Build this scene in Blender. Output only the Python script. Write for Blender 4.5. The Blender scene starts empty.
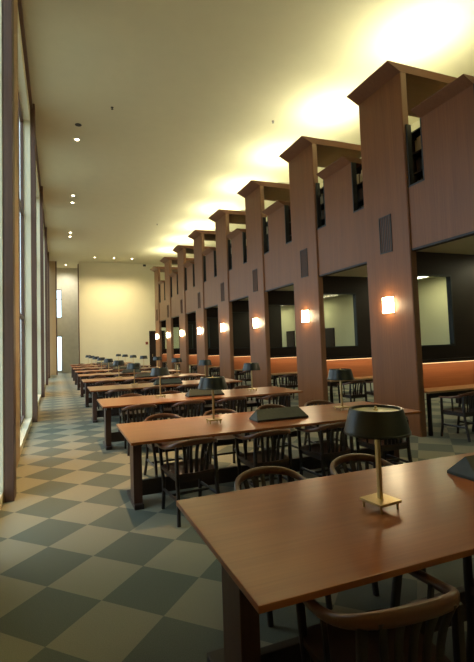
import bpy, bmesh, math, random
from mathutils import Vector, Matrix
random.seed(7)
sc = bpy.context.scene
COL = sc.collection
PI = math.pi

# ------------------------------------------------------------------ mesh helpers
class MB:
    def __init__(self):
        self.bm = bmesh.new()
    def box(self, x0, x1, y0, y1, z0, z1, bev=0.0, rz=0.0):
        b = bmesh.new()
        v = [b.verts.new((x, y, z)) for z in (z0, z1) for y in (y0, y1) for x in (x0, x1)]
        for f in ((0,2,3,1),(4,5,7,6),(0,1,5,4),(2,6,7,3),(0,4,6,2),(1,3,7,5)):
            b.faces.new([v[i] for i in f])
        if bev:
            bmesh.ops.bevel(b, geom=list(b.edges), offset=bev, segments=2, profile=.6, affect='EDGES')
        if rz:
            bmesh.ops.rotate(b, verts=b.verts, matrix=Matrix.Rotation(rz, 3, 'Z'),
                             cent=((x0+x1)/2, (y0+y1)/2, 0))
        return self._add(b)
    def _add(self, b):
        me = bpy.data.meshes.new('tmp'); b.to_mesh(me); b.free()
        self.bm.from_mesh(me); bpy.data.meshes.remove(me)
        return self
    def prism(self, prof, a0, a1, axis='y'):
        """closed profile; axis y: prof=(x,z) ; axis x: prof=(y,z); axis z: prof=(x,y)"""
        b = bmesh.new()
        def P(p, a):
            if axis == 'y': return (p[0], a, p[1])
            if axis == 'x': return (a, p[0], p[1])
            return (p[0], p[1], a)
        A = [b.verts.new(P(p, a0)) for p in prof]; B = [b.verts.new(P(p, a1)) for p in prof]
        n = len(prof)
        b.faces.new(A); b.faces.new(B[::-1])
        for i in range(n):
            b.faces.new((A[i], B[i], B[(i+1) % n], A[(i+1) % n]))
        bmesh.ops.recalc_face_normals(b, faces=b.faces)
        return self._add(b)
    def lathe(self, prof, cx=0, cy=0, seg=32, cap=True):
        b = bmesh.new(); rings = []
        for r, z in prof:
            rings.append([b.verts.new((cx+r*math.cos(2*PI*i/seg), cy+r*math.sin(2*PI*i/seg), z)) for i in range(seg)])
        for a, c in zip(rings, rings[1:]):
            for i in range(seg):
                b.faces.new((a[i], a[(i+1) % seg], c[(i+1) % seg], c[i]))
        if cap:
            b.faces.new(rings[0][::-1]); b.faces.new(rings[-1])
        bmesh.ops.recalc_face_normals(b, faces=b.faces)
        return self._add(b)
    def sweep(self, pts, w, h, up=(0,0,1), seg=10, power=2.0):
        """superellipse section, width w (sideways) and height h (up) swept along pts; w,h scalars or lists"""
        pts = [Vector(p) for p in pts]; n = len(pts); b = bmesh.new(); rings = []
        for i, p in enumerate(pts):
            t = (pts[min(i+1, n-1)] - pts[max(i-1, 0)]).normalized()
            u = Vector(up); s = t.cross(u)
            if s.length < 1e-4: s = t.cross(Vector((0,1,0)))
            s.normalize(); u = s.cross(t).normalized()
            wi = w[i] if isinstance(w, (list, tuple)) else w
            hi = h[i] if isinstance(h, (list, tuple)) else h
            ring = []
            for k in range(seg):
                a = 2*PI*(k+.5)/seg; c, d = math.cos(a), math.sin(a)
                e = 2/power
                ring.append(b.verts.new(p + s*(wi/2*math.copysign(abs(c)**e, c)) + u*(hi/2*math.copysign(abs(d)**e, d))))
            rings.append(ring)
        for a, c in zip(rings, rings[1:]):
            for k in range(seg):
                b.faces.new((a[k], a[(k+1) % seg], c[(k+1) % seg], c[k]))
        b.faces.new(rings[0][::-1]); b.faces.new(rings[-1])
        bmesh.ops.recalc_face_normals(b, faces=b.faces)
        return self._add(b)
    def build(self, name, mat, parent=None, smooth=False, loc=None):
        me = bpy.data.meshes.new(name); self.bm.to_mesh(me); self.bm.free()
        if smooth:
            for p in me.polygons: p.use_smooth = True
            try: me.set_sharp_from_angle(angle=math.radians(40))
            except Exception: pass
        me.materials.append(mat)
        o = bpy.data.objects.new(name, me); COL.objects.link(o)
        if parent: o.parent = parent
        if loc: o.location = loc
        return o

def spline(P, n=8):
    """Catmull-Rom through points"""
    P = [Vector(p) for p in P]; Q = [P[0]*2-P[1]] + P + [P[-1]*2-P[-2]]; out = []
    for i in range(1, len(Q)-2):
        for k in range(n):
            t = k/n; a, b, c, d = Q[i-1], Q[i], Q[i+1], Q[i+2]
            out.append(.5*((2*b)+(c-a)*t+(2*a-5*b+4*c-d)*t*t+(3*b-a-3*c+d)*t**3))
    out.append(P[-1]); return out

def thing(name, label, cat, loc=(0,0,0), rz=0.0, group=None):
    o = bpy.data.objects.new(name, None); COL.objects.link(o)
    o.empty_display_size = .1
    o.location = loc; o.rotation_euler = (0,0,rz); o['label'] = label; o['category'] = cat
    if group: o['group'] = group
    return o
def tag(o, label, cat, group=None, kind=None):
    o['label'] = label; o['category'] = cat
    if group: o['group'] = group
    if kind: o['kind'] = kind
    return o
def struct(o):
    o['kind'] = 'structure'; return o
def dup(root, loc, rz, label, group=None):
    r = root.copy(); COL.objects.link(r); r.location = loc; r.rotation_euler = (0,0,rz); r['label'] = label
    if group: r['group'] = group
    for ch in root.children:
        c = ch.copy(); COL.objects.link(c); c.parent = r
        for g in ch.children:
            d = g.copy(); COL.objects.link(d); d.parent = c
    return r
ORD = ['nearest','second','third','fourth','fifth','sixth','seventh','eighth','ninth','tenth','eleventh']
ORDA = ['first','second','third','fourth','fifth']

# ------------------------------------------------------------------ materials
def new_mat(name):
    m = bpy.data.materials.new(name); m.use_nodes = True
    nt = m.node_tree; bs = nt.nodes['Principled BSDF']
    return m, nt, bs
def ramp(nt, cols):
    r = nt.nodes.new('ShaderNodeValToRGB'); e = r.color_ramp.elements
    while len(e) < len(cols): e.new(.5)
    for i, (p, c) in enumerate(cols):
        e[i].position = p; e[i].color = (*c, 1)
    return r
def plain(name, c, rough=.5, metal=0.0, var=.06, scale=30, bump=0.0, spec=.5):
    m, nt, bs = new_mat(name)
    tc = nt.nodes.new('ShaderNodeTexCoord'); no = nt.nodes.new('ShaderNodeTexNoise')
    no.inputs['Scale'].default_value = scale; no.inputs['Detail'].default_value = 4
    nt.links.new(tc.outputs['Object'], no.inputs['Vector'])
    lo = tuple(max(0, x*(1-var)) for x in c); hi = tuple(min(1, x*(1+var)) for x in c)
    r = ramp(nt, [(.3, lo), (.7, hi)])
    nt.links.new(no.outputs['Fac'], r.inputs['Fac']); nt.links.new(r.outputs['Color'], bs.inputs['Base Color'])
    bs.inputs['Roughness'].default_value = rough; bs.inputs['Metallic'].default_value = metal
    bs.inputs['Specular IOR Level'].default_value = spec
    if bump:
        b = nt.nodes.new('ShaderNodeBump'); b.inputs['Strength'].default_value = bump; b.inputs['Distance'].default_value = .003
        nt.links.new(no.outputs['Fac'], b.inputs['Height']); nt.links.new(b.outputs['Normal'], bs.inputs['Normal'])
    return m
def wood(name, c1, c2, axis='z', rough=.4, fine=55, coat=0.0, spec=.5, big=.35):
    """long-grained wood: noise squeezed along the grain axis, plus slow boards-scale tone"""
    m, nt, bs = new_mat(name)
    tc = nt.nodes.new('ShaderNodeTexCoord'); mp = nt.nodes.new('ShaderNodeMapping')
    s = {'x': (1.2, fine, fine), 'y': (fine, 1.2, fine), 'z': (fine, fine, 1.2)}[axis]
    mp.inputs['Scale'].default_value = s
    nt.links.new(tc.outputs['Object'], mp.inputs['Vector'])
    n1 = nt.nodes.new('ShaderNodeTexNoise'); n1.inputs['Scale'].default_value = 1; n1.inputs['Detail'].default_value = 5
    n1.inputs['Roughness'].default_value = .6
    nt.links.new(mp.outputs['Vector'], n1.inputs['Vector'])
    mp2 = nt.nodes.new('ShaderNodeMapping')
    mp2.inputs['Scale'].default_value = {'x': (.35, 7, 7), 'y': (7, .35, 7), 'z': (7, 7, .35)}[axis]
    nt.links.new(tc.outputs['Object'], mp2.inputs['Vector'])
    n2 = nt.nodes.new('ShaderNodeTexNoise'); n2.inputs['Scale'].default_value = 1; n2.inputs['Detail'].default_value = 2
    nt.links.new(mp2.outputs['Vector'], n2.inputs['Vector'])
    mx = nt.nodes.new('ShaderNodeMath'); mx.operation = 'MULTIPLY_ADD'
    nt.links.new(n2.outputs['Fac'], mx.inputs[0]); mx.inputs[1].default_value = big
    mm = nt.nodes.new('ShaderNodeMath'); mm.operation = 'MULTIPLY'; mm.inputs[1].default_value = 1-big
    nt.links.new(n1.outputs['Fac'], mm.inputs[0]); nt.links.new(mm.outputs[0], mx.inputs[2])
    r = ramp(nt, [(.32, c1), (.68, c2)])
    nt.links.new(mx.outputs[0], r.inputs['Fac']); nt.links.new(r.outputs['Color'], bs.inputs['Base Color'])
    bs.inputs['Roughness'].default_value = rough
    bs.inputs['Coat Weight'].default_value = coat; bs.inputs['Coat Roughness'].default_value = .18
    bs.inputs['Specular IOR Level'].default_value = spec
    return m
def emit(name, c, s):
    m, nt, bs = new_mat(name)
    bs.inputs['Base Color'].default_value = (*c, 1)
    bs.inputs['Emission Color'].default_value = (*c, 1); bs.inputs['Emission Strength'].default_value = s
    return m
def glass(name, tint=(.9,.95,.93), gloss=.25, rough=.02):
    m, nt, bs = new_mat(name)
    nt.nodes.remove(bs); out = nt.nodes['Material Output']
    t = nt.nodes.new('ShaderNodeBsdfTransparent'); t.inputs['Color'].default_value = (*tint, 1)
    g = nt.nodes.new('ShaderNodeBsdfGlossy'); g.inputs['Roughness'].default_value = rough
    fr = nt.nodes.new('ShaderNodeFresnel'); fr.inputs['IOR'].default_value = 1.45
    mx = nt.nodes.new('ShaderNodeMixShader')
    ge = nt.nodes.new('ShaderNodeNewGeometry'); om = nt.nodes.new('ShaderNodeMath'); om.operation = 'SUBTRACT'; om.inputs[0].default_value = 1
    nt.links.new(ge.outputs['Backfacing'], om.inputs[1])
    mu = nt.nodes.new('ShaderNodeMath'); mu.operation = 'MULTIPLY'; nt.links.new(fr.outputs[0], mu.inputs[0]); nt.links.new(om.outputs[0], mu.inputs[1])
    nt.links.new(mu.outputs[0], mx.inputs[0]); nt.links.new(t.outputs[0], mx.inputs[1]); nt.links.new(g.outputs[0], mx.inputs[2])
    nt.links.new(mx.outputs[0], out.inputs['Surface'])
    return m

M = {}
M['pier'] = wood('red brown pier veneer', (.165,.053,.0145), (.235,.082,.0225), 'z', .42, 60, spec=.35)
M['pier_end'] = wood('pier edge veneer', (.21,.10,.05), (.27,.13,.065), 'z', .45, 60)
M['cap'] = wood('canopy timber', (.16,.065,.034), (.21,.088,.044), 'x', .5, 50, spec=.3)
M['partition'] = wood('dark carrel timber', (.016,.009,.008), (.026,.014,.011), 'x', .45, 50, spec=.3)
M['carrel_panel'] = wood('carrel back veneer', (.40,.17,.075), (.50,.22,.10), 'x', .5, 40)
M['desk'] = wood('carrel desk veneer', (.40,.26,.12), (.48,.32,.16), 'x', .35, 50)
M['top'] = wood('table top veneer', (.225,.062,.016), (.330,.105,.028), 'x', .29, 70, coat=.08, big=.45)
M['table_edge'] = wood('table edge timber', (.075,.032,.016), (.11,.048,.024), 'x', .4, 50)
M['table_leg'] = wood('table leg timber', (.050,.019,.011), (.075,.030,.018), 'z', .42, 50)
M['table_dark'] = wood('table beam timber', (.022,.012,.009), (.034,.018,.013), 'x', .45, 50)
M['chair'] = wood('dark chair timber', (.012,.006,.0045), (.020,.010,.007), 'z', .38, 60)
M['seat'] = wood('chair seat timber', (.028,.012,.007), (.042,.018,.010), 'y', .32, 50)
M['rail'] = wood('worn chair rail timber', (.075,.026,.012), (.120,.044,.020), 'x', .30, 50, coat=.2)
M['shade'] = plain('black lacquer shade', (.009,.013,.011), .36, 0, .1, 20)
M['brass'] = plain('satin brass', (.62,.46,.22), .34, 1.0, .05, 60)
M['cream'] = plain('cream lamp diffuser', (.62,.56,.36), .45, 0, .05, 20)
M['stand'] = plain('dark olive stand cover', (.045,.047,.032), .6, 0, .1, 25)
M['black'] = plain('black metal', (.012,.012,.012), .5, 0, .1, 30)
M['dark'] = plain('dark bronze', (.035,.025,.018), .5, 0, .1, 30)
M['ceiling'] = plain('painted plaster ceiling', (.66,.62,.44), .9, 0, .015, 3)
M['plaster'] = plain('cream painted plaster', (.74,.68,.50), .85, 0, .015, 2)
M['alcove'] = plain('pale green plaster', (.52,.48,.31), .85, 0, .02, 2)
M['stone'] = plain('pale grey stone panel', (.58,.56,.47), .6, 0, .05, 5)
M['red'] = plain('faded red enamel', (.30,.06,.03), .5, 0, .05, 20)
M['white'] = plain('white enamel', (.75,.73,.66), .5, 0, .03, 20)
M['trim'] = wood('brown window trim', (.085,.040,.024), (.125,.060,.036), 'z', .45, 50)
M['tan'] = wood('tan wall panelling', (.42,.28,.14), (.48,.33,.17), 'z', .55, 35)
M['glass'] = glass('window glass')
M['sconce'] = emit('glowing opal sconce glass', (1.0,.83,.50), 20)
M['tube'] = emit('lit lamp tube', (1.0,.93,.68), 6)
M['task'] = emit('lit task strip', (1.0,.62,.28), 1.2)
M['bulb'] = emit('lit downlight lens', (1.0,.86,.60), 16)
M['led'] = emit('lit ceiling strip', (1.0,.92,.62), 5)

def floor_mat():
    m, nt, bs = new_mat('checkered carpet tiles')
    N, L = nt.nodes, nt.links
    geo = N.new('ShaderNodeTexCoord')
    s, a, ox, oy = .4806, .7777, -.0919, 3.4755
    def comp(dx, dy):
        d = N.new('ShaderNodeVectorMath'); d.operation = 'DOT_PRODUCT'
        d.inputs[1].default_value = (dx/s, dy/s, 0); L.new(geo.outputs['Object'], d.inputs[0])
        ad = N.new('ShaderNodeMath'); ad.operation = 'ADD'; ad.inputs[1].default_value = -(ox*dx+oy*dy)/s
        L.new(d.outputs['Value'], ad.inputs[0])
        fl = N.new('ShaderNodeMath'); fl.operation = 'FLOOR'; L.new(ad.outputs[0], fl.inputs[0]); return fl
    A, B = comp(math.sin(a), math.cos(a)), comp(math.cos(a), -math.sin(a))
    sm = N.new('ShaderNodeMath'); sm.operation = 'ADD'; L.new(A.outputs[0], sm.inputs[0]); L.new(B.outputs[0], sm.inputs[1])
    md = N.new('ShaderNodeMath'); md.operation = 'FLOORED_MODULO'; md.inputs[1].default_value = 2; L.new(sm.outputs[0], md.inputs[0])
    no = N.new('ShaderNodeTexNoise'); no.inputs['Scale'].default_value = 160; no.inputs['Detail'].default_value = 3
    L.new(geo.outputs['Object'], no.inputs['Vector'])
    r1 = ramp(nt, [(.3, (.215,.205,.145)), (.7, (.285,.270,.195))]); r2 = ramp(nt, [(.3, (.092,.105,.083)), (.7, (.135,.150,.118))])
    L.new(no.outputs['Fac'], r1.inputs['Fac']); L.new(no.outputs['Fac'], r2.inputs['Fac'])
    mx = N.new('ShaderNodeMix'); mx.data_type = 'RGBA'
    L.new(md.outputs[0], mx.inputs[0]); L.new(r1.outputs['Color'], mx.inputs[6]); L.new(r2.outputs['Color'], mx.inputs[7])
    L.new(mx.outputs[2], bs.inputs['Base Color'])
    bs.inputs['Roughness'].default_value = .62; bs.inputs['Specular IOR Level'].default_value = .25
    bp = N.new('ShaderNodeBump'); bp.inputs['Strength'].default_value = .15; bp.inputs['Distance'].default_value = .003
    L.new(no.outputs['Fac'], bp.inputs['Height']); L.new(bp.outputs['Normal'], bs.inputs['Normal'])
    return m
M['floor'] = floor_mat()

# ------------------------------------------------------------------ layout numbers
D = 2.8985                     # bay length
XP = 5.69                      # hall face of the piers
PY = [6.44 + D*j for j in range(8)]       # pier centres
HW = .575                      # half width of a pier
ZC = 7.7                       # ceiling
YF = 31.7                      # far wall
YB = -3.6                      # wall behind the camera
XL = -.59                      # left wall face
XR = 9.4                       # right wall face
NT = 10

# ------------------------------------------------------------------ room shell
struct(MB().box(XL-.3, XR+.3, YB-.3, YF+4.5, -.12, 0).build('floor', M['floor']))
struct(MB().box(XL-.3, XR+.3, YB-.3, YF+4.5, ZC, ZC+.15).build('ceiling', M['ceiling']))
struct(MB().box(XR, XR+.2, YB-.3, YF+.3, 0, ZC).build('wall_right', M['alcove']))
struct(MB().box(XL-.3, XR, YB-.2, YB, 0, ZC).build('wall_back', M['plaster']))
w = MB(); w.box(1.36, 6.22, YF, YF+.25, 0, ZC); w.box(7.2, XR, YF, YF+.25, 0, ZC); w.box(6.22, 7.2, YF, YF+.25, 2.75, ZC)
struct(w.build('wall_far', M['plaster']))
d = struct(MB().box(6.22, 7.2, YF+.04, YF+.12, 0, 2.75).build('door_1', M['partition']))
MB().box(6.34, 6.38, YF-.03, YF+.04, .95, 1.15, .006).build('door_handle', M['brass'], d)
f = MB(); f.box(6.14, 6.22, YF-.03, YF+.1, 0, 2.83); f.box(7.2, 7.28, YF-.03, YF+.1, 0, 2.83); f.box(6.22, 7.2, YF-.03, YF+.1, 2.75, 2.83)
f.build('door_frame', M['partition'], d)

# left wall: solid panel then tall window in every visible bay of 5.8 m
pil = [5.5-2*D*2, 5.5-2*D, 5.5, 5.5+2*D, 5.5+4*D, 5.5+6*D, 5.5+8*D]     # pilaster positions
pil = [p+.05 for p in pil if p+2*D > YB]
solid = MB(); wins = []
edge = YB
SOL = 2.15
for p in pil:
    a, b = max(p, YB), p+SOL
    if b > edge: solid.box(XL-.22, XL, a, min(b, YF+.25), 0, ZC)
    if p+2*D < 1: solid.box(XL-.22, XL, max(b, YB), p+2*D, 0, ZC)  # unseen window bay behind the camera walled up to cut its blue daylight
    a2, b2 = max(b, YB), min(p+2*D, YF)
    if 1 < b2 < 7: solid.box(XL-.22, XL, a2, a2+2.2, 0, ZC); a2 += 2.2  # window beside the camera partly walled up to cut foreground daylight
    if b2 - a2 > .5 and b2 > 1: wins.append((a2, b2))
for a, b in wins:
    solid.box(XL-.22, XL, a, b, ZC-.45, ZC); solid.box(XL-.22, XL, a, b, 0, .12)
struct(solid.build('wall_left', M['plaster']))
for i, p in enumerate(pil):
    a, b = max(p, YB), min(p+SOL, YF)
    if b-a > .3: struct(MB().box(XL, XL+.015, a, b, 0, ZC-.14).build('trim_%d' % (20+i), M['tan']))
for i, p in enumerate([p for p in pil if p > YB and p < YF-.3]):
    t = MB(); t.box(XL, XL+.115, p, p+.26, 0, ZC-.001, .006)
    struct(t.build('trim_%d' % (i+1), M['trim']))
struct(MB().box(XL, XL+.06, YB, YF, ZC-.14, ZC-.001).build('trim_9', M['trim']))
for i, (a, b) in enumerate(wins):
    z0, z1 = .12, ZC-.45
    f = MB(); n = max(2, round((b-a)/1.2))
    for k in range(n+1):
        y = a+(b-a)*k/n
        ya, yb = max(a, y-.035), min(b, y+.035)
        f.box(XL-.215, XL-.15, ya, yb, z0, z1)
    for z in (z0, 2.4, 4.9, z1-.07):
        f.box(XL-.21, XL-.155, a, b, z, z+.07)
    wo = struct(f.build('window_%d' % (i+1), M['trim']))
    MB().box(XL-.19, XL-.184, a, b, z0, z1).build('window_pane', M['glass'], wo)
# far-left vestibule seen through the full-height opening beside the far wall
YV = YF+2.6
w = MB(); w.box(XL-.22, XL, YF+.25, YV+.2, 0, ZC); struct(w.build('wall_vestibule_left', M['plaster']))
w = MB(); w.box(1.9, 2.1, YF+.25, YV, 0, ZC); struct(w.build('wall_vestibule_right', M['stone']))
w = MB()
for z0, z1 in ((0, 2.58), (2.6, 4.04), (4.06, 4.96), (4.98, 6.35), (6.37, ZC)):
    w.box(.26, 1.9, YV, YV+.2, z0, z1)
w.box(XL, .26, YV, YV+.2, 2.68, 4.0); w.box(XL, .26, YV, YV+.2, 6.1, ZC); w.box(XL, .26, YV, YV+.2, 0, .1)
w.box(.26, 1.9, YV+.02, YV+.21, 0, ZC); w.box(XL, .26, YV+.15, YV+.2, 2.66, 2.7)
struct(w.build('wall_vestibule_far', M['stone']))
for k, (z0, z1) in enumerate(((.1, 2.68), (4.0, 6.1))):
    f = MB()
    for x in (XL, -.12, .22): f.box(x, x+.04, YV+.05, YV+.12, z0, z1)
    f.box(XL, .26, YV+.05, YV+.12, z0, z0+.05); f.box(XL, .26, YV+.05, YV+.12, z1-.05, z1)
    if k: f.box(XL, .26, YV+.05, YV+.12, z0+1.35, z0+1.39)
    wo = struct(f.build('window_%d' % (20+k), M['dark']))
    MB().box(XL, .26, YV+.08, YV+.086, z0, z1).build('window_pane', M['glass'], wo)
struct(MB().box(1.30, 1.36, YF-.02, YF+.27, 0, ZC-.15).build('trim_10', M['trim']))
struct(MB().box(-.14, -.06, YF+.05, YF+.25, 0, ZC).build('trim_11', M['trim']))
w = MB(); w.box(XL, -.14, YF+.05, YF+.25, 0, ZC); struct(w.build('wall_far_left', M['tan']))
struct(MB().box(1.36, 6.14, YF-.015, YF, 0, .12).build('baseboard_far', M['trim']))

# mezzanine slab and alcove ceiling
struct(MB().box(XP+.13, XR, YB, PY[-1]+HW, 3.28, 3.6).build('ceiling_alcove', M['ceiling']))

# ------------------------------------------------------------------ piers
def cap_profile(x_out, x_face, x_back, z_out, z_soffit):
    return [(x_out, z_out), (x_out, z_out-.018), (x_face, z_soffit), (x_back, z_soffit), (x_back, z_out)]
def make_pier():
    r = thing('pier', '', 'pier')
    b = MB()
    b.box(XP+.006, XP+.13, -HW, HW, 0, 6.38)
    b.box(XP, XP+.006, -HW+.012, HW-.012, 0.0, 6.38)
    b.build('pier_panel', M['pier'], r)
    MB().prism(cap_profile(XP-.27, XP, 7.35, 6.53, 6.382), -HW-.01, HW+.01, 'y').build('canopy', M['cap'], r)
    e = MB(); e.box(XP+.01, XP+.125, -HW-.004, -HW, 0, 6.38); e.box(XP+.01, XP+.125, HW, HW+.004, 0, 6.38)
    e.build('edge_strip', M['pier_end'], r)
    g = MB(); z0, z1, y0, y1 = 3.26, 3.95, -.16, .16
    g.box(XP-.012, XP, y0, y0+.02, z0, z1); g.box(XP-.012, XP, y1-.02, y1, z0, z1)
    g.box(XP-.012, XP, y0, y1, z0, z0+.02); g.box(XP-.012, XP, y0, y1, z1-.02, z1)
    gr = g.build('vent_grille', M['dark'], r)
    s = MB()
    for k in range(6):
        y = y0+.045+k*.046; s.box(XP-.009, XP-.002, y-.006, y+.006, z0+.02, z1-.02)
    s.build('vent_slats', M['cap'], gr)
    MB().box(XP-.002, XP-.0005, y0+.02, y1-.02, z0+.02, z1-.02).build('vent_backing', M['black'], gr)
    return r
pier0 = make_pier()
for j, y in enumerate(PY):
    lab = 'tall red-brown wooden pier with flat canopy, %s of the row from the camera' % ORD[j]
    if j == 0: pier0.location = (0, y, 0); pier0['label'] = lab; pier0['group'] = 'wooden piers along the right side'
    else: dup(pier0, (0, y, 0), 0, lab, 'wooden piers along the right side')

# sconces
def make_sconce():
    r = thing('wall_sconce', '', 'wall lamp')
    MB().box(-.012, 0, -.13, .13, -.15, .15, .003).build('backplate', M['brass'], r)
    g = MB(); prof = [(-.012, -.125)]
    for k in range(9):
        a = -PI/2+PI*k/8; prof.append((-.03-.075*math.cos(a), (.125*math.sin(a))))
    prof.append((-.012, .125))
    g.prism(prof, -.14, .14, 'z').build('glass_shade', M['sconce'], r, True)
    for z in (-.15, .14): MB().box(-.03, -.012, -.125, .125, z, z+.01).build('retaining_clip', M['brass'], r)
    return r
sc0 = make_sconce()
for j, y in enumerate(PY):
    lab = 'glowing square wall sconce on the %s wooden pier' % ORD[j]
    g = 'glowing sconces on the piers'
    if j == 0: sc0.location = (XP, y, 2.29); sc0['label'] = lab; sc0['group'] = g
    else: dup(sc0, (XP, y, 2.29), 0, lab, g)

# ------------------------------------------------------------------ parapet panels between the piers
def make_parapet():
    r = thing('parapet_panel', '', 'parapet')
    h = D/2-HW-.006
    X0 = XP+.035; b = MB()
    b.box(X0, X0+.10, -h, h, 3.215, 4.30)
    b.box(X0, X0+.10, -.50, .50, 4.30, 5.36)
    b.build('panel', M['pier'], r)
    MB().prism([(XP-.16, 5.475), (XP-.16, 5.46), (X0, 5.36), (X0+.3, 5.36), (X0+.3, 5.475)], -.51, .51, 'y').build('coping', M['cap'], r)
    for s in (-1, 1):
        y0, y1 = sorted((s*.50, s*h))
        f = MB()
        f.box(X0-.004, X0+.11, y0, y1, 4.29, 4.32)
        a0, a1 = sorted((s*.50, s*.525)); f.box(X0-.004, X0+.11, a0, a1, 4.30, 5.36)
        a0, a1 = sorted((s*(h-.03), s*h)); f.box(X0+.01, X0+.11, a0, a1, 4.30, 5.42)
        f.build('slot_frame', M['black'], r)
    MB().box(X0-.005, X0+.12, -h, h, 3.18, 3.215).build('edge_trim', M['partition'], r)
    return r
pp0 = make_parapet()
BAY = [PY[0]-D/2] + [y+D/2 for y in PY[:-1]]
for j, y in enumerate(BAY):
    lab = ('wooden balcony parapet panel at the right edge, before the nearest pier' if j == 0 else
           'wooden balcony parapet panel between the %s and %s piers' % (ORD[j-1], ORD[j]))
    g = 'balcony parapet panels'
    if j == 0: pp0.location = (0, y, 0); pp0['label'] = lab; pp0['group'] = g
    else: dup(pp0, (0, y, 0), 0, lab, g)

# ------------------------------------------------------------------ upper-level bookcases and books
XS = 6.40
SH = [3.66, 4.05, 4.44, 4.83, 5.22]
def make_bookcase():
    r = thing('bookcase', '', 'bookcase'); h = D/2-.01
    b = MB()
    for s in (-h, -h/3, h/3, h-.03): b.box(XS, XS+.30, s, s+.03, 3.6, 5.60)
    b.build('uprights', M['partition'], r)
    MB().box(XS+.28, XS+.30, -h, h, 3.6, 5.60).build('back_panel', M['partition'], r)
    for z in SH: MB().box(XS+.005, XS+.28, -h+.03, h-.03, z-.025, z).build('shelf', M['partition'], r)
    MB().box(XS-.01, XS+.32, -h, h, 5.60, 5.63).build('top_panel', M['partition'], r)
    return r
bc0 = make_bookcase()
for j, y in enumerate(BAY):
    lab = ('dark bookcase on the upper level, behind the rightmost parapet panel' if j == 0 else
           'dark upper-level bookcase behind the parapet between the %s and %s piers' % (ORD[j-1], ORD[j]))
    g = 'bookcases on the upper level'
    if j == 0: bc0.location = (0, y, 0); bc0['label'] = lab; bc0['group'] = g
    else: dup(bc0, (0, y, 0), 0, lab, g)
BC = [plain('pale book cloth', (.70,.60,.38), .7), plain('dark book cloth', (.04,.035,.03), .6), plain('brown book cloth', (.10,.055,.03), .65),
      plain('green book cloth', (.05,.06,.04), .65)]
bookmesh = []
for m in BC:
    o = MB().box(0, .17, 0, .036, 0, .27, .004).build('book', m); bookmesh.append(o.data); bpy.data.objects.remove(o)
def book_rows(j, side):
    y = BAY[j]; h = D/2-HW
    lo, hi = (y-h, y-.5) if side < 0 else (y+.5, y+h)
    k = (XS+.03)/(XP+.03)
    return lo*k-.03, hi*k+.02
far_books = [MB() for _ in BC]
far_mb = MB()
n_b = 0
for j in range(len(BAY)):
    for side in (-1, 1):
        lo, hi = book_rows(j, side)
        nearp = (ORD[j-1] if side < 0 else ORD[j])
        for si, z in enumerate(SH):
            if z < 4.2: continue
            yy = lo
            while yy < hi:
                hgt = random.uniform(.82, 1.1); th = random.uniform(.9, 1.4)
                c = 0 if (si == 4 and random.random() < .8) or random.random() < .06 else random.choice((1,1,2,3))
                # keep clear of the uprights
                rel = [(yy-b) for b in BAY]; hB = D/2-.01
                bad = any(abs((yy+.02)-(b+s+.015)) < .045 for b in BAY for s in (-hB, -hB/3, hB/3, hB-.03))
                if not bad and yy < BAY[-1]+D/2-.1:
                    if j <= 3 and not (j == 0 and side < 0):
                        o = bpy.data.objects.new('book', bookmesh[c]); COL.objects.link(o)
                        o.location = (XS+.06, yy, z); o.scale = (1, th, hgt)
                        if j == 0: lab = 'upright book on the upper shelves, in the slot right of the nearest pier'
                        elif side < 0: lab = 'upright book on the upper shelves, in the slot left of the %s pier' % ORD[j-1]
                        else: lab = 'upright book on the upper shelves, in the slot right of the %s pier' % ORD[j]
                        tag(o, lab, 'book', 'books seen through the slot %s the %s pier' % ('right of' if side > 0 else 'left of', nearp))
                        n_b += 1
                    else:
                        far_mb.box(XS+.06, XS+.23, yy, yy+.036*th, z, z+.27*hgt)
                yy += .036*th+.004
tag(far_mb.build('book_rows', BC[2]), 'rows of distant books on the upper shelves behind the farther slots', 'books', None, 'stuff')

# uplight fixtures standing on the canopies
def make_uplight():
    r = thing('uplight', '', 'light')
    b = MB(); b.box(-.40, .40, -.50, .50, 0, .02)
    for a in ((-.40, -.385, -.5, .5), (.385, .40, -.5, .5), (-.385, .385, -.5, -.485), (-.385, .385, .485, .5)): b.box(*a, .02, .07)
    b.build('trough', M['white'], r)
    for x in (-.2, .2): MB().box(x-.03, x+.03, -.46, .46, .022, .05).build('lamp_tube', M['tube'], r)
    return r
up0 = make_uplight()
for j, y in enumerate(PY):
    lab = 'lit uplight on the flat canopy of the %s pier' % ORD[j]; g = 'uplights on the pier canopies'
    if j == 0: up0.location = (6.75, y, 6.53); up0['label'] = lab; up0['group'] = g
    else: dup(up0, (6.75, y, 6.53), 0, lab, g)

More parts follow.
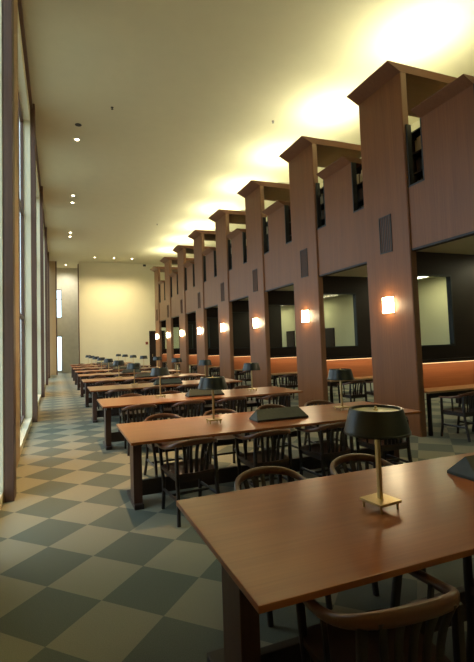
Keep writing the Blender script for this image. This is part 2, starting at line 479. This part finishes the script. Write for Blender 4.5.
# ------------------------------------------------------------------ carrel partitions, desks
XB = 8.0
def make_partition():
    r = thing('carrel_partition', '', 'partition')
    X0 = XP+.132
    f = MB(); t0, t1 = -.04, .04
    wx0, wx1, wz0, wz1 = X0+.06, 7.06, 1.50, 2.86
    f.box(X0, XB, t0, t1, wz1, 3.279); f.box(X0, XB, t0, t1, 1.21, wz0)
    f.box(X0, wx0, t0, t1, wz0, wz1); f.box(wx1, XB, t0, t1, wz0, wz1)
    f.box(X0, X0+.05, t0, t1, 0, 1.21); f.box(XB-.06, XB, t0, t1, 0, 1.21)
    f.build('frame', M['partition'], r)
    b = MB()
    for x in (wx0, wx1-.03): b.box(x, x+.03, t0-.012, t1+.012, wz0, wz1)
    for z in (wz0, wz1-.03): b.box(wx0+.03, wx1-.03, t0-.012, t1+.012, z, z+.03)
    b.build('window_bead', M['black'], r)
    MB().box(wx0+.03, wx1-.03, -.004, .004, wz0+.03, wz1-.03).build('window_pane', M['glass'], r)
    MB().box(X0+.05, XB-.06, -.03, .03, .70, 1.21).build('lit_panel', M['carrel_panel'], r)
    MB().box(X0+.05, XB-.06, -.20, -.04, 1.215, 1.27).build('light_ledge', M['partition'], r)
    MB().box(X0+.12, XB-.12, -.195, -.155, 1.203, 1.215).build('light_strip', M['task'], r)
    return r
cp0 = make_partition()
def make_desk():
    r = thing('carrel_desk', '', 'desk')
    X0 = XP+.19
    MB().box(X0, XB-.07, -.46, 0, .715, .75, .004).build('desk_top', M['desk'], r)
    for x in (X0+.02, XB-.13): MB().box(x, x+.05, -.42, -.37, 0, .715).build('leg', M['chair'], r)
    MB().box(X0+.07, XB-.13, -.41, -.39, .63, .715).build('apron', M['chair'], r)
    return r
cd0 = make_desk()
for j, y in enumerate(PY):
    lab = 'dark partition with interior window and glowing orange panel beside the %s pier' % ORD[j]
    lab2 = 'pale carrel desk under the orange panel beside the %s pier' % ORD[j]
    yp = y-.12
    if j == 0:
        cp0.location = (0, yp, 0); cp0['label'] = lab; cp0['group'] = 'carrel partitions behind the piers'
        cd0.location = (0, yp-.045, 0); cd0['label'] = lab2; cd0['group'] = 'carrel desks behind the piers'
    else:
        dup(cp0, (0, yp, 0), 0, lab, 'carrel partitions behind the piers'); dup(cd0, (0, yp-.045, 0), 0, lab2, 'carrel desks behind the piers')

# side-aisle ceiling strips and stack doorways on the aisle wall
for j, y in enumerate(BAY):
    lab = ('lit strip light on the side-aisle ceiling at the right edge' if j == 0 else
           'lit strip light on the side-aisle ceiling between the %s and %s piers' % (ORD[j-1], ORD[j]))
    r = thing('strip_light', lab, 'light', (8.7, y+.6, 3.28), 0, 'strip lights over the side aisle')
    MB().box(-.09, .09, -.55, .55, -.05, 0).build('housing', M['white'], r)
    MB().box(-.07, .07, -.52, .52, -.07, -.05).build('diffuser', M['led'], r)
for j in range(8):
    y = BAY[j]+.2
    f = MB(); f.box(XR-.03, XR, y-.34, y+.34, 0, 2.15)
    dd = struct(f.build('door_%d' % (j+2), M['partition']))
    MB().box(XR-.06, XR-.03, y-.30, y-.27, .95, 1.15).build('door_handle', M['brass'], dd)

# ------------------------------------------------------------------ tables
XT0, XT1, TW = .645, 4.27, 1.164
def make_table():
    r = thing('reading_table', '', 'table')
    L, W = XT1-XT0, TW
    MB().box(0, L, 0, W, .722, .75, .004).build('table_top', M['top'], r)
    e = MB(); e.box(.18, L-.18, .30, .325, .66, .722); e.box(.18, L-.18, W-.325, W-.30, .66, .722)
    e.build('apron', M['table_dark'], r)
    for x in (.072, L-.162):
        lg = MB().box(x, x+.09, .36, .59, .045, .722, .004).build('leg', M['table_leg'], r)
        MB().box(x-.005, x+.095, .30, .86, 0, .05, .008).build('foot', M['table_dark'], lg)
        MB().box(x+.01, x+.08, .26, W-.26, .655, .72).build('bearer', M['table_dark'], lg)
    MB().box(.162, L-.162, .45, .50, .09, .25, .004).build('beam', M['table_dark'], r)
    return r
tb0 = make_table()
TY = [1.459 + D*i for i in range(NT)]
for i, y in enumerate(TY):
    lab = 'long brown trestle reading table, %s from the camera' % ORD[i]
    if i == 0: lab = 'long brown trestle reading table in the right foreground, nearest the camera'
    if i == NT-1: lab = 'long brown trestle reading table, farthest from the camera'
    g = 'long reading tables in a row'
    if i == 0: tb0.location = (XT0, y, 0); tb0['label'] = lab; tb0['group'] = g
    else: dup(tb0, (XT0, y, 0), 0, lab, g)

# ------------------------------------------------------------------ table lamps
def make_lamp():
    r = thing('table_lamp', '', 'lamp')
    b = MB().box(-.078, .078, -.078, .078, .036, .050, .002).build('base', M['brass'], r)
    for sx in (-1, 1):
        for sy in (-1, 1):
            MB().lathe([(.007, 0), (.007, .037)], sx*.062, sy*.062, 12).build('base_foot', M['brass'], b, True)
    p = MB(); p.box(-.011, .011, -.011, .011, .05, .42, .003)
    p.build('pole', M['brass'], r)
    MB().lathe([(.016, .42), (.016, .49), (.010, .495), (.010, .518)], 0, 0, 16).build('lamp_holder', M['brass'], r, True)
    R0, R1, z0, z1 = .177, .141, .405, .540
    MB().lathe([(R0-.006, z0), (R0, z0), (R0, z0+.012), (R0-.003, z0+.014), (R1+.002, z1-.006), (R1, z1), (R1-.012, z1), (R1-.012, z1-.012),
                (R1-.006, z1-.018), (R0-.008, z0+.012), (R0-.006, z0)], 0, 0, 48, False).build('lamp_shade', M['shade'], r, True)
    c = MB().lathe([(.001, z1-.024), (R1-.010, z1-.024), (R1-.010, z1-.014), (.001, z1-.012)], 0, 0, 48, False).build('diffuser', M['cream'], r, True)
    MB().lathe([(.012, z1-.013), (.013, z1-.006), (.006, z1-.002), (.008, z1+.006), (.004, z1+.012)], 0, 0, 16).build('finial', M['brass'], r, True)
    return r
lp0 = make_lamp()
first = True
for i, y in enumerate(TY):
    for k, x in enumerate((1.70, 3.50)):
        if i == 0 and k == 1: continue           # outside the picture
        side = 'nearer the window aisle' if k == 0 else 'nearer the piers'
        lab = 'brass desk lamp with black drum shade %s on the %s table' % (side, ORD[i])
        loc = (x if i else 1.635, y+.60 if i else y+.545, .75); g = 'black-shaded lamps on the reading tables'
        rz = random.uniform(-.12, .12) if i else .12
        if first: lp0.location = loc; lp0.rotation_euler.z = rz; lp0['label'] = lab; lp0['group'] = g; first = False
        else: dup(lp0, loc, rz, lab, g)

# reading stands
def make_stand():
    r = thing('book_stand', '', 'book stand')
    b = bmesh.new(); P = [(-.34,0,0),(.34,0,0),(.34,.24,0),(-.34,.24,0),(-.34,0,.018),(.34,0,.018),(.28,.14,.125),(-.28,.14,.125),(.34,.24,.018),(-.34,.24,.018)]
    v = [b.verts.new(p) for p in P]
    for f in ((3,2,1,0),(0,1,5,4),(4,5,6,7),(1,2,8,5),(5,8,6),(0,4,9,3),(4,7,9),(2,3,9,8),(6,8,9,7)): b.faces.new([v[k] for k in f])
    bmesh.ops.recalc_face_normals(b, faces=b.faces)
    m = MB(); m._add(b); m.build('sloped_board', M['stand'], r)
    MB().box(-.33, .33, -.012, .0, 0, .028, .003).build('book_ledge', M['black'], r)
    return r
bs0 = make_stand()
for i, y in enumerate(TY):
    lab = 'low dark sloped book stand in the middle of the %s table' % ORD[i]
    loc = (2.49, y+.35, .75); g = 'book stands on the reading tables'
    if i == 0: bs0.location = (2.79, y+.61, .75); bs0['label'] = lab; bs0['group'] = g
    else: dup(bs0, loc, random.uniform(-.03, .03), lab, g)

# ------------------------------------------------------------------ chairs (front is -y)
def make_chair():
    r = thing('captain_chair', '', 'chair')
    # saddle seat
    b = bmesh.new(); nx, ny = 12, 10; V = {}
    for top in (0, 1):
        for i in range(nx+1):
            for k in range(ny+1):
                u, v = i/nx*2-1, k/ny*2-1
                x = .235*u*(1-.10*max(0, v)**2) * (1-.03*abs(v)**6); y = .22*v*(1-.05*u**4)-.01*(1-u*u)*(1 if v < 0 else 0)
                z = .452-.014*(1-min(1, (u*u+.6*v*v)))+.006*(1 if v < -.7 else 0) if top else .424
                V[top, i, k] = b.verts.new((x, y, z))
    for i in range(nx):
        for k in range(ny):
            b.faces.new((V[1,i,k], V[1,i+1,k], V[1,i+1,k+1], V[1,i,k+1])); b.faces.new((V[0,i,k], V[0,i,k+1], V[0,i+1,k+1], V[0,i+1,k]))
    for i in range(nx):
        b.faces.new((V[0,i,0], V[0,i+1,0], V[1,i+1,0], V[1,i,0])); b.faces.new((V[0,i,ny], V[1,i,ny], V[1,i+1,ny], V[0,i+1,ny]))
    for k in range(ny):
        b.faces.new((V[0,0,k], V[1,0,k], V[1,0,k+1], V[0,0,k+1])); b.faces.new((V[0,nx,k], V[0,nx,k+1], V[1,nx,k+1], V[1,nx,k]))
    bmesh.ops.recalc_face_normals(b, faces=b.faces)
    m = MB(); m._add(b); m.build('seat', M['seat'], r, True)
    # bent arm-and-crest rail
    half = [(-.245,-.20,.668), (-.260,-.08,.670), (-.262,.04,.680), (-.240,.145,.703), (-.185,.215,.728), (-.095,.252,.743), (0,.262,.748)]
    pts = half + [(-x, y, z) for x, y, z in half[-2::-1]]
    path = spline(pts, 5); n = len(path)
    ws = [.050-.018*math.sin(PI*i/(n-1)) for i in range(n)]; hs = [.026+.034*math.sin(PI*i/(n-1))**2 for i in range(n)]
    MB().sweep(path, ws, hs, seg=12, power=3).build('arm_rail', M['rail'], r, True)
    # legs: front leg runs up to the arm, rear leg up to the crest
    for s in (-1, 1):
        fl = spline([(s*.205,-.235,0), (s*.205,-.20,.25), (s*.225,-.185,.45), (s*.247,-.165,.664)], 4)
        MB().sweep(fl, .034, .034, up=(0,1,0), seg=10, power=4).build('front_leg', M['chair'], r, True)
        rl = spline([(s*.225,.285,0), (s*.205,.225,.25), (s*.205,.205,.45), (s*.200,.208,.708)], 4)
        MB().sweep(rl, .034, .036, up=(0,1,0), seg=10, power=4).build('rear_leg', M['chair'], r, True)
        ap = [(s*.248,.03,.676), (s*.225,.02,.44)]
        MB().sweep(ap, .022, .026, up=(0,1,0), seg=8, power=3).build('arm_spindle', M['chair'], r, True)
        MB().sweep([(s*.207,-.205,.21), (s*.208,.232,.21)], .02, .03, seg=8, power=3).build('side_stretcher', M['chair'], r, True)
    for k in range(5):
        x = -.13+k*.065
        MB().sweep(spline([(x*.82,.198,.44), (x*.95,.215,.62), (x*1.12,.255-.35*(x*1.0)**2,.733)], 4), .034, .012, up=(0,1,0), seg=8, power=4).build('back_slat', M['chair'], r, True)
    MB().sweep([(-.208,.03,.21), (.208,.03,.21)], .022, .026, seg=8, power=3).build('cross_stretcher', M['chair'], r, True)
    MB().box(-.20, .20, -.195, -.175, .375, .424).build('front_seat_rail', M['chair'], r)
    MB().box(-.20, .20, .185, .205, .375, .424).build('rear_seat_rail', M['chair'], r)
    for s in (-1, 1): MB().box(min(s*.19, s*.21), max(s*.19, s*.21), -.18, .19, .38, .424).build('side_seat_rail', M['chair'], r)
    return r
ch0 = make_chair(); first = True
def put_chair(x, y, rz, lab, g):
    global first
    if first:
        ch0.location = (x, y, 0); ch0.rotation_euler.z = rz; ch0['label'] = lab; ch0['group'] = g; first = False
    else: dup(ch0, (x, y, 0), rz, lab, g)
FX = [1.22, 2.06, 2.84, 3.64]; BX = [1.28, 2.05, 2.86, 3.66]
for i, y in enumerate(TY):
    for k in range(4):
        jx, jy, ja = random.uniform(-.03, .03), random.uniform(-.025, .025), random.uniform(-.07, .07)
        if i == 0 and k == 0: jx, jy, ja = -.07, .0, -.06
        if i == 1: jx, jy, ja = 0, 0, (.10, .03, .06, -.03)[k]
        if not (i == 0 and k >= 2):
            put_chair(FX[k]+jx, y+.015+jy, PI+ja, 'dark wooden armchair, %s from the aisle, near side of the %s table' % (ORDA[k], ORD[i]),
                      'armchairs around the %s table' % ORD[i])
        jx, jy, ja = random.uniform(-.03, .03), random.uniform(-.025, .025), random.uniform(-.07, .07)
        if i == 0 and k < 2: jx = .08; jy = 0; ja = 0
        if i == 0 and k >= 2: continue
        put_chair(BX[k]+jx, y+TW+.06+jy, ja, 'dark wooden armchair, %s from the aisle, far side of the %s table' % (ORDA[k], ORD[i]),
                  'armchairs around the %s table' % ORD[i])
for j, y in enumerate(PY):
    for k, x in enumerate((6.24, 7.0)):
        put_chair(x+random.uniform(-.02,.02), y-.12-.045-.74, PI+random.uniform(-.1,.1),
                  'dark wooden armchair, %s, at the carrel desk beside the %s pier' % (('nearer the hall', 'farther from the hall')[k], ORD[j]),
                  'armchairs at the carrel desks')

# ------------------------------------------------------------------ ceiling fittings
def make_down(lit):
    r = thing('downlight', '', 'downlight')
    MB().lathe([(.055, -.001), (.085, -.001), (.088, -.008), (.080, -.014), (.058, -.012), (.055, -.001)], 0, 0, 32, False).build('trim_ring', M['white'] if lit else M['black'], r, True)
    MB().lathe([(.057, -.010), (.057, -.004)], 0, 0, 32).build('lens', M['bulb'] if lit else M['black'], r)
    return r
DL = []
for n, (yy, place) in enumerate(((12.1, 'nearest'), (17.9, 'second nearest'), (23.7, 'third nearest'), (6.3, 'overhead'), (.5, 'behind'))):
    for q in (0, 1):
        if n > 3: continue
        lit = not (n == 0 and q == 0)
        r = make_down(lit); r.location = (.56+.04*n, yy+q*.88, ZC)
        r['label'] = ('unlit dark round downlight in the ceiling, front one of the nearest pair' if not lit else
                      'lit round downlight in the ceiling, %s of the %s pair over the aisle' % (('front', 'rear')[q], place))
        r['group'] = 'ceiling downlights over the aisle'
        if lit: DL.append(tuple(r.location))
for k, x in enumerate((2.3, 3.55, 4.75)):
    r = make_down(True); r.location = (x, 29.9, ZC); r['label'] = 'small lit downlight near the far wall, %s of three from the left' % ORDA[k]; r['group'] = 'downlights near the far wall'
for k, (x, y, lab) in enumerate(((1.32, 10.95, 'small sprinkler head in the ceiling right of the nearest downlights'),
                    (5.52, 10.35, 'small sprinkler head in the ceiling left of the nearest piers'), (4.6, 21.09, 'small sprinkler head in the far part of the ceiling'))):
    r = thing('sprinkler', lab, 'sprinkler', (x, y, ZC))
    MB().lathe([(.035, -.012), (.035, 0)], 0, 0, 20).build('escutcheon', M['dark'], r)
    MB().lathe([(.010, -.05), (.010, -.012)], 0, 0, 12).build('nozzle', M['dark'], r)
    MB().lathe([(.03, -.054), (.03, -.05)], 0, 0, 16).build('deflector', M['dark'], r)
r = thing('wall_alarm', 'small red-brown alarm box high on the cream far wall beside the piers', 'alarm', (5.95, YF, 1.95))
MB().box(-.09, .09, -.06, 0, -.1, .1, .01).build('housing', M['red'], r)
MB().lathe([(.05, -.02), (.05, .0)], 0, 0, 20).build('sounder', M['dark'], r)
r.children[1].rotation_euler = (PI/2, 0, 0); r.children[1].location = (0, -.06, 0)
r = thing('ceiling_sensor', 'small dark sensor box at the top of the far wall', 'sensor', (5.9, YF, 7.6))
MB().box(-.10, .10, -.10, 0, -.08, .06, .01).build('housing', M['dark'], r)
MB().box(-.03, .03, -.13, -.10, -.05, .02, .005).build('lens', M['black'], r)

# ------------------------------------------------------------------ lights
def area(name, loc, rot, sx, sy, power, col, spread=None):
    l = bpy.data.lights.new(name, 'AREA'); l.shape = 'RECTANGLE'; l.size = sx; l.size_y = sy; l.energy = power; l.color = col
    if spread: l.spread = spread
    o = bpy.data.objects.new(name, l); COL.objects.link(o); o.location = loc; o.rotation_euler = rot
    return o
UP = (PI, 0, 0)
for j, y in enumerate(PY + [PY[0]-D, PY[0]-2*D, PY[0]-3*D]):  # last three are unseen, without fixtures, added to warm the foreground
    area('uplight_lamp', (6.75, y, 6.61), UP, .7, .9, 46, (1.0, .97, .66))
for j, y in enumerate(BAY):
    area('aisle_lamp', (8.7, y+.6, 3.20), (0,0,0), .14, 1.0, 11, (1.0, .92, .58))
for j, y in enumerate(PY):
    area('task_lamp', (6.9, y-.12-.175, 1.198), (math.radians(20), 0, 0), 2.0, .04, 1.4, (1.0, .58, .30))
    l = bpy.data.lights.new('sconce_lamp', 'POINT'); l.energy = 4; l.color = (1.0, .80, .46); l.shadow_soft_size = .06
    o = bpy.data.objects.new('sconce_lamp', l); COL.objects.link(o); o.location = (XP-.2, y, 2.29)
for x, y, z in DL:
    l = bpy.data.lights.new('downlight_lamp', 'SPOT'); l.energy = 700; l.color = (1.0, .62, .28); l.spot_size = math.radians(44); l.spot_blend = .8
    l.shadow_soft_size = .06
    o = bpy.data.objects.new('downlight_lamp', l); COL.objects.link(o); o.location = (x, y, z-.03)
for x in (2.3, 3.55, 4.75):
    l = bpy.data.lights.new('wall_washer', 'SPOT'); l.energy = 430; l.color = (1.0, .82, .46); l.spot_size = math.radians(125); l.spot_blend = 1.0
    l.shadow_soft_size = .08
    o = bpy.data.objects.new('wall_washer', l); COL.objects.link(o); o.location = (x, 29.9, ZC-.03); o.rotation_euler = (math.radians(4), 0, 0)
r = make_down(True); r.location = (.55, YF+1.3, ZC); r['label'] = 'added unseen downlight brightening the vestibule beyond the far wall opening'  # fixture added out of sight for the vestibule fill
for z, e in ((ZC-.05, 260),):
    l = bpy.data.lights.new('vestibule_fill', 'SPOT'); l.energy = 330; l.color = (1.0, .92, .74); l.spot_size = math.radians(130); l.spot_blend = 1; l.shadow_soft_size = .1  # added fill light, brightens the stone panels
    o = bpy.data.objects.new('vestibule_fill', l); COL.objects.link(o); o.location = (.55, YF+1.3, ZC-.03); o.rotation_euler = (math.radians(15), 0, 0)
# window portals steer the daylight sampling
for a, b in wins:
    o = area('window_portal', (XL-.25, (a+b)/2, 3.7), (0, -PI/2, 0), 7.2, b-a, 1, (1,1,1)); o.data.cycles.is_portal = True
W = bpy.data.worlds.new('daylight'); sc.world = W; W.use_nodes = True
nt = W.node_tree; bg = nt.nodes['Background']
tc = nt.nodes.new('ShaderNodeTexCoord'); sp = nt.nodes.new('ShaderNodeSeparateXYZ')
nt.links.new(tc.outputs['Generated'], sp.inputs[0])
rp = ramp(nt, [(.46, (.20,.22,.20)), (.54, (.70,.82,.95))])
mr = nt.nodes.new('ShaderNodeMapRange'); mr.inputs[1].default_value = -1; mr.inputs[2].default_value = 1
nt.links.new(sp.outputs['Z'], mr.inputs[0]); nt.links.new(mr.outputs[0], rp.inputs['Fac']); nt.links.new(rp.outputs['Color'], bg.inputs['Color'])
bg.inputs['Strength'].default_value = 2.6

# ------------------------------------------------------------------ camera
cam = bpy.data.cameras.new('camera'); co = bpy.data.objects.new('camera', cam); COL.objects.link(co)
f, pitch, yaw, roll, hh, cx, cy = 439.359, .0579, .3674, -.0331, 1.6687, 226.869, 318.899
cam.sensor_fit = 'VERTICAL'; cam.sensor_height = 36; cam.lens = f/662*36
cam.shift_x = (237-cx)/662; cam.shift_y = (cy-331)/662
r_ = Vector((math.cos(yaw), -math.sin(yaw), 0)); fw = Vector((math.sin(yaw), math.cos(yaw), 0)); up = Vector((0,0,1))
f2 = fw*math.cos(pitch)+up*math.sin(pitch); u2 = up*math.cos(pitch)-fw*math.sin(pitch)
r3 = r_*math.cos(roll)+u2*math.sin(roll); u3 = u2*math.cos(roll)-r_*math.sin(roll)
mw = Matrix(((r3.x, u3.x, -f2.x, 0), (r3.y, u3.y, -f2.y, 0), (r3.z, u3.z, -f2.z, hh), (0,0,0,1)))
co.matrix_world = mw
cam.clip_start = .05; cam.clip_end = 200
sc.camera = co
sc.view_settings.view_transform = 'Standard'; sc.view_settings.look = 'None'
sc.view_settings.exposure = 0.72; sc.view_settings.gamma = 1.0; sc.view_settings.use_curve_mapping = False
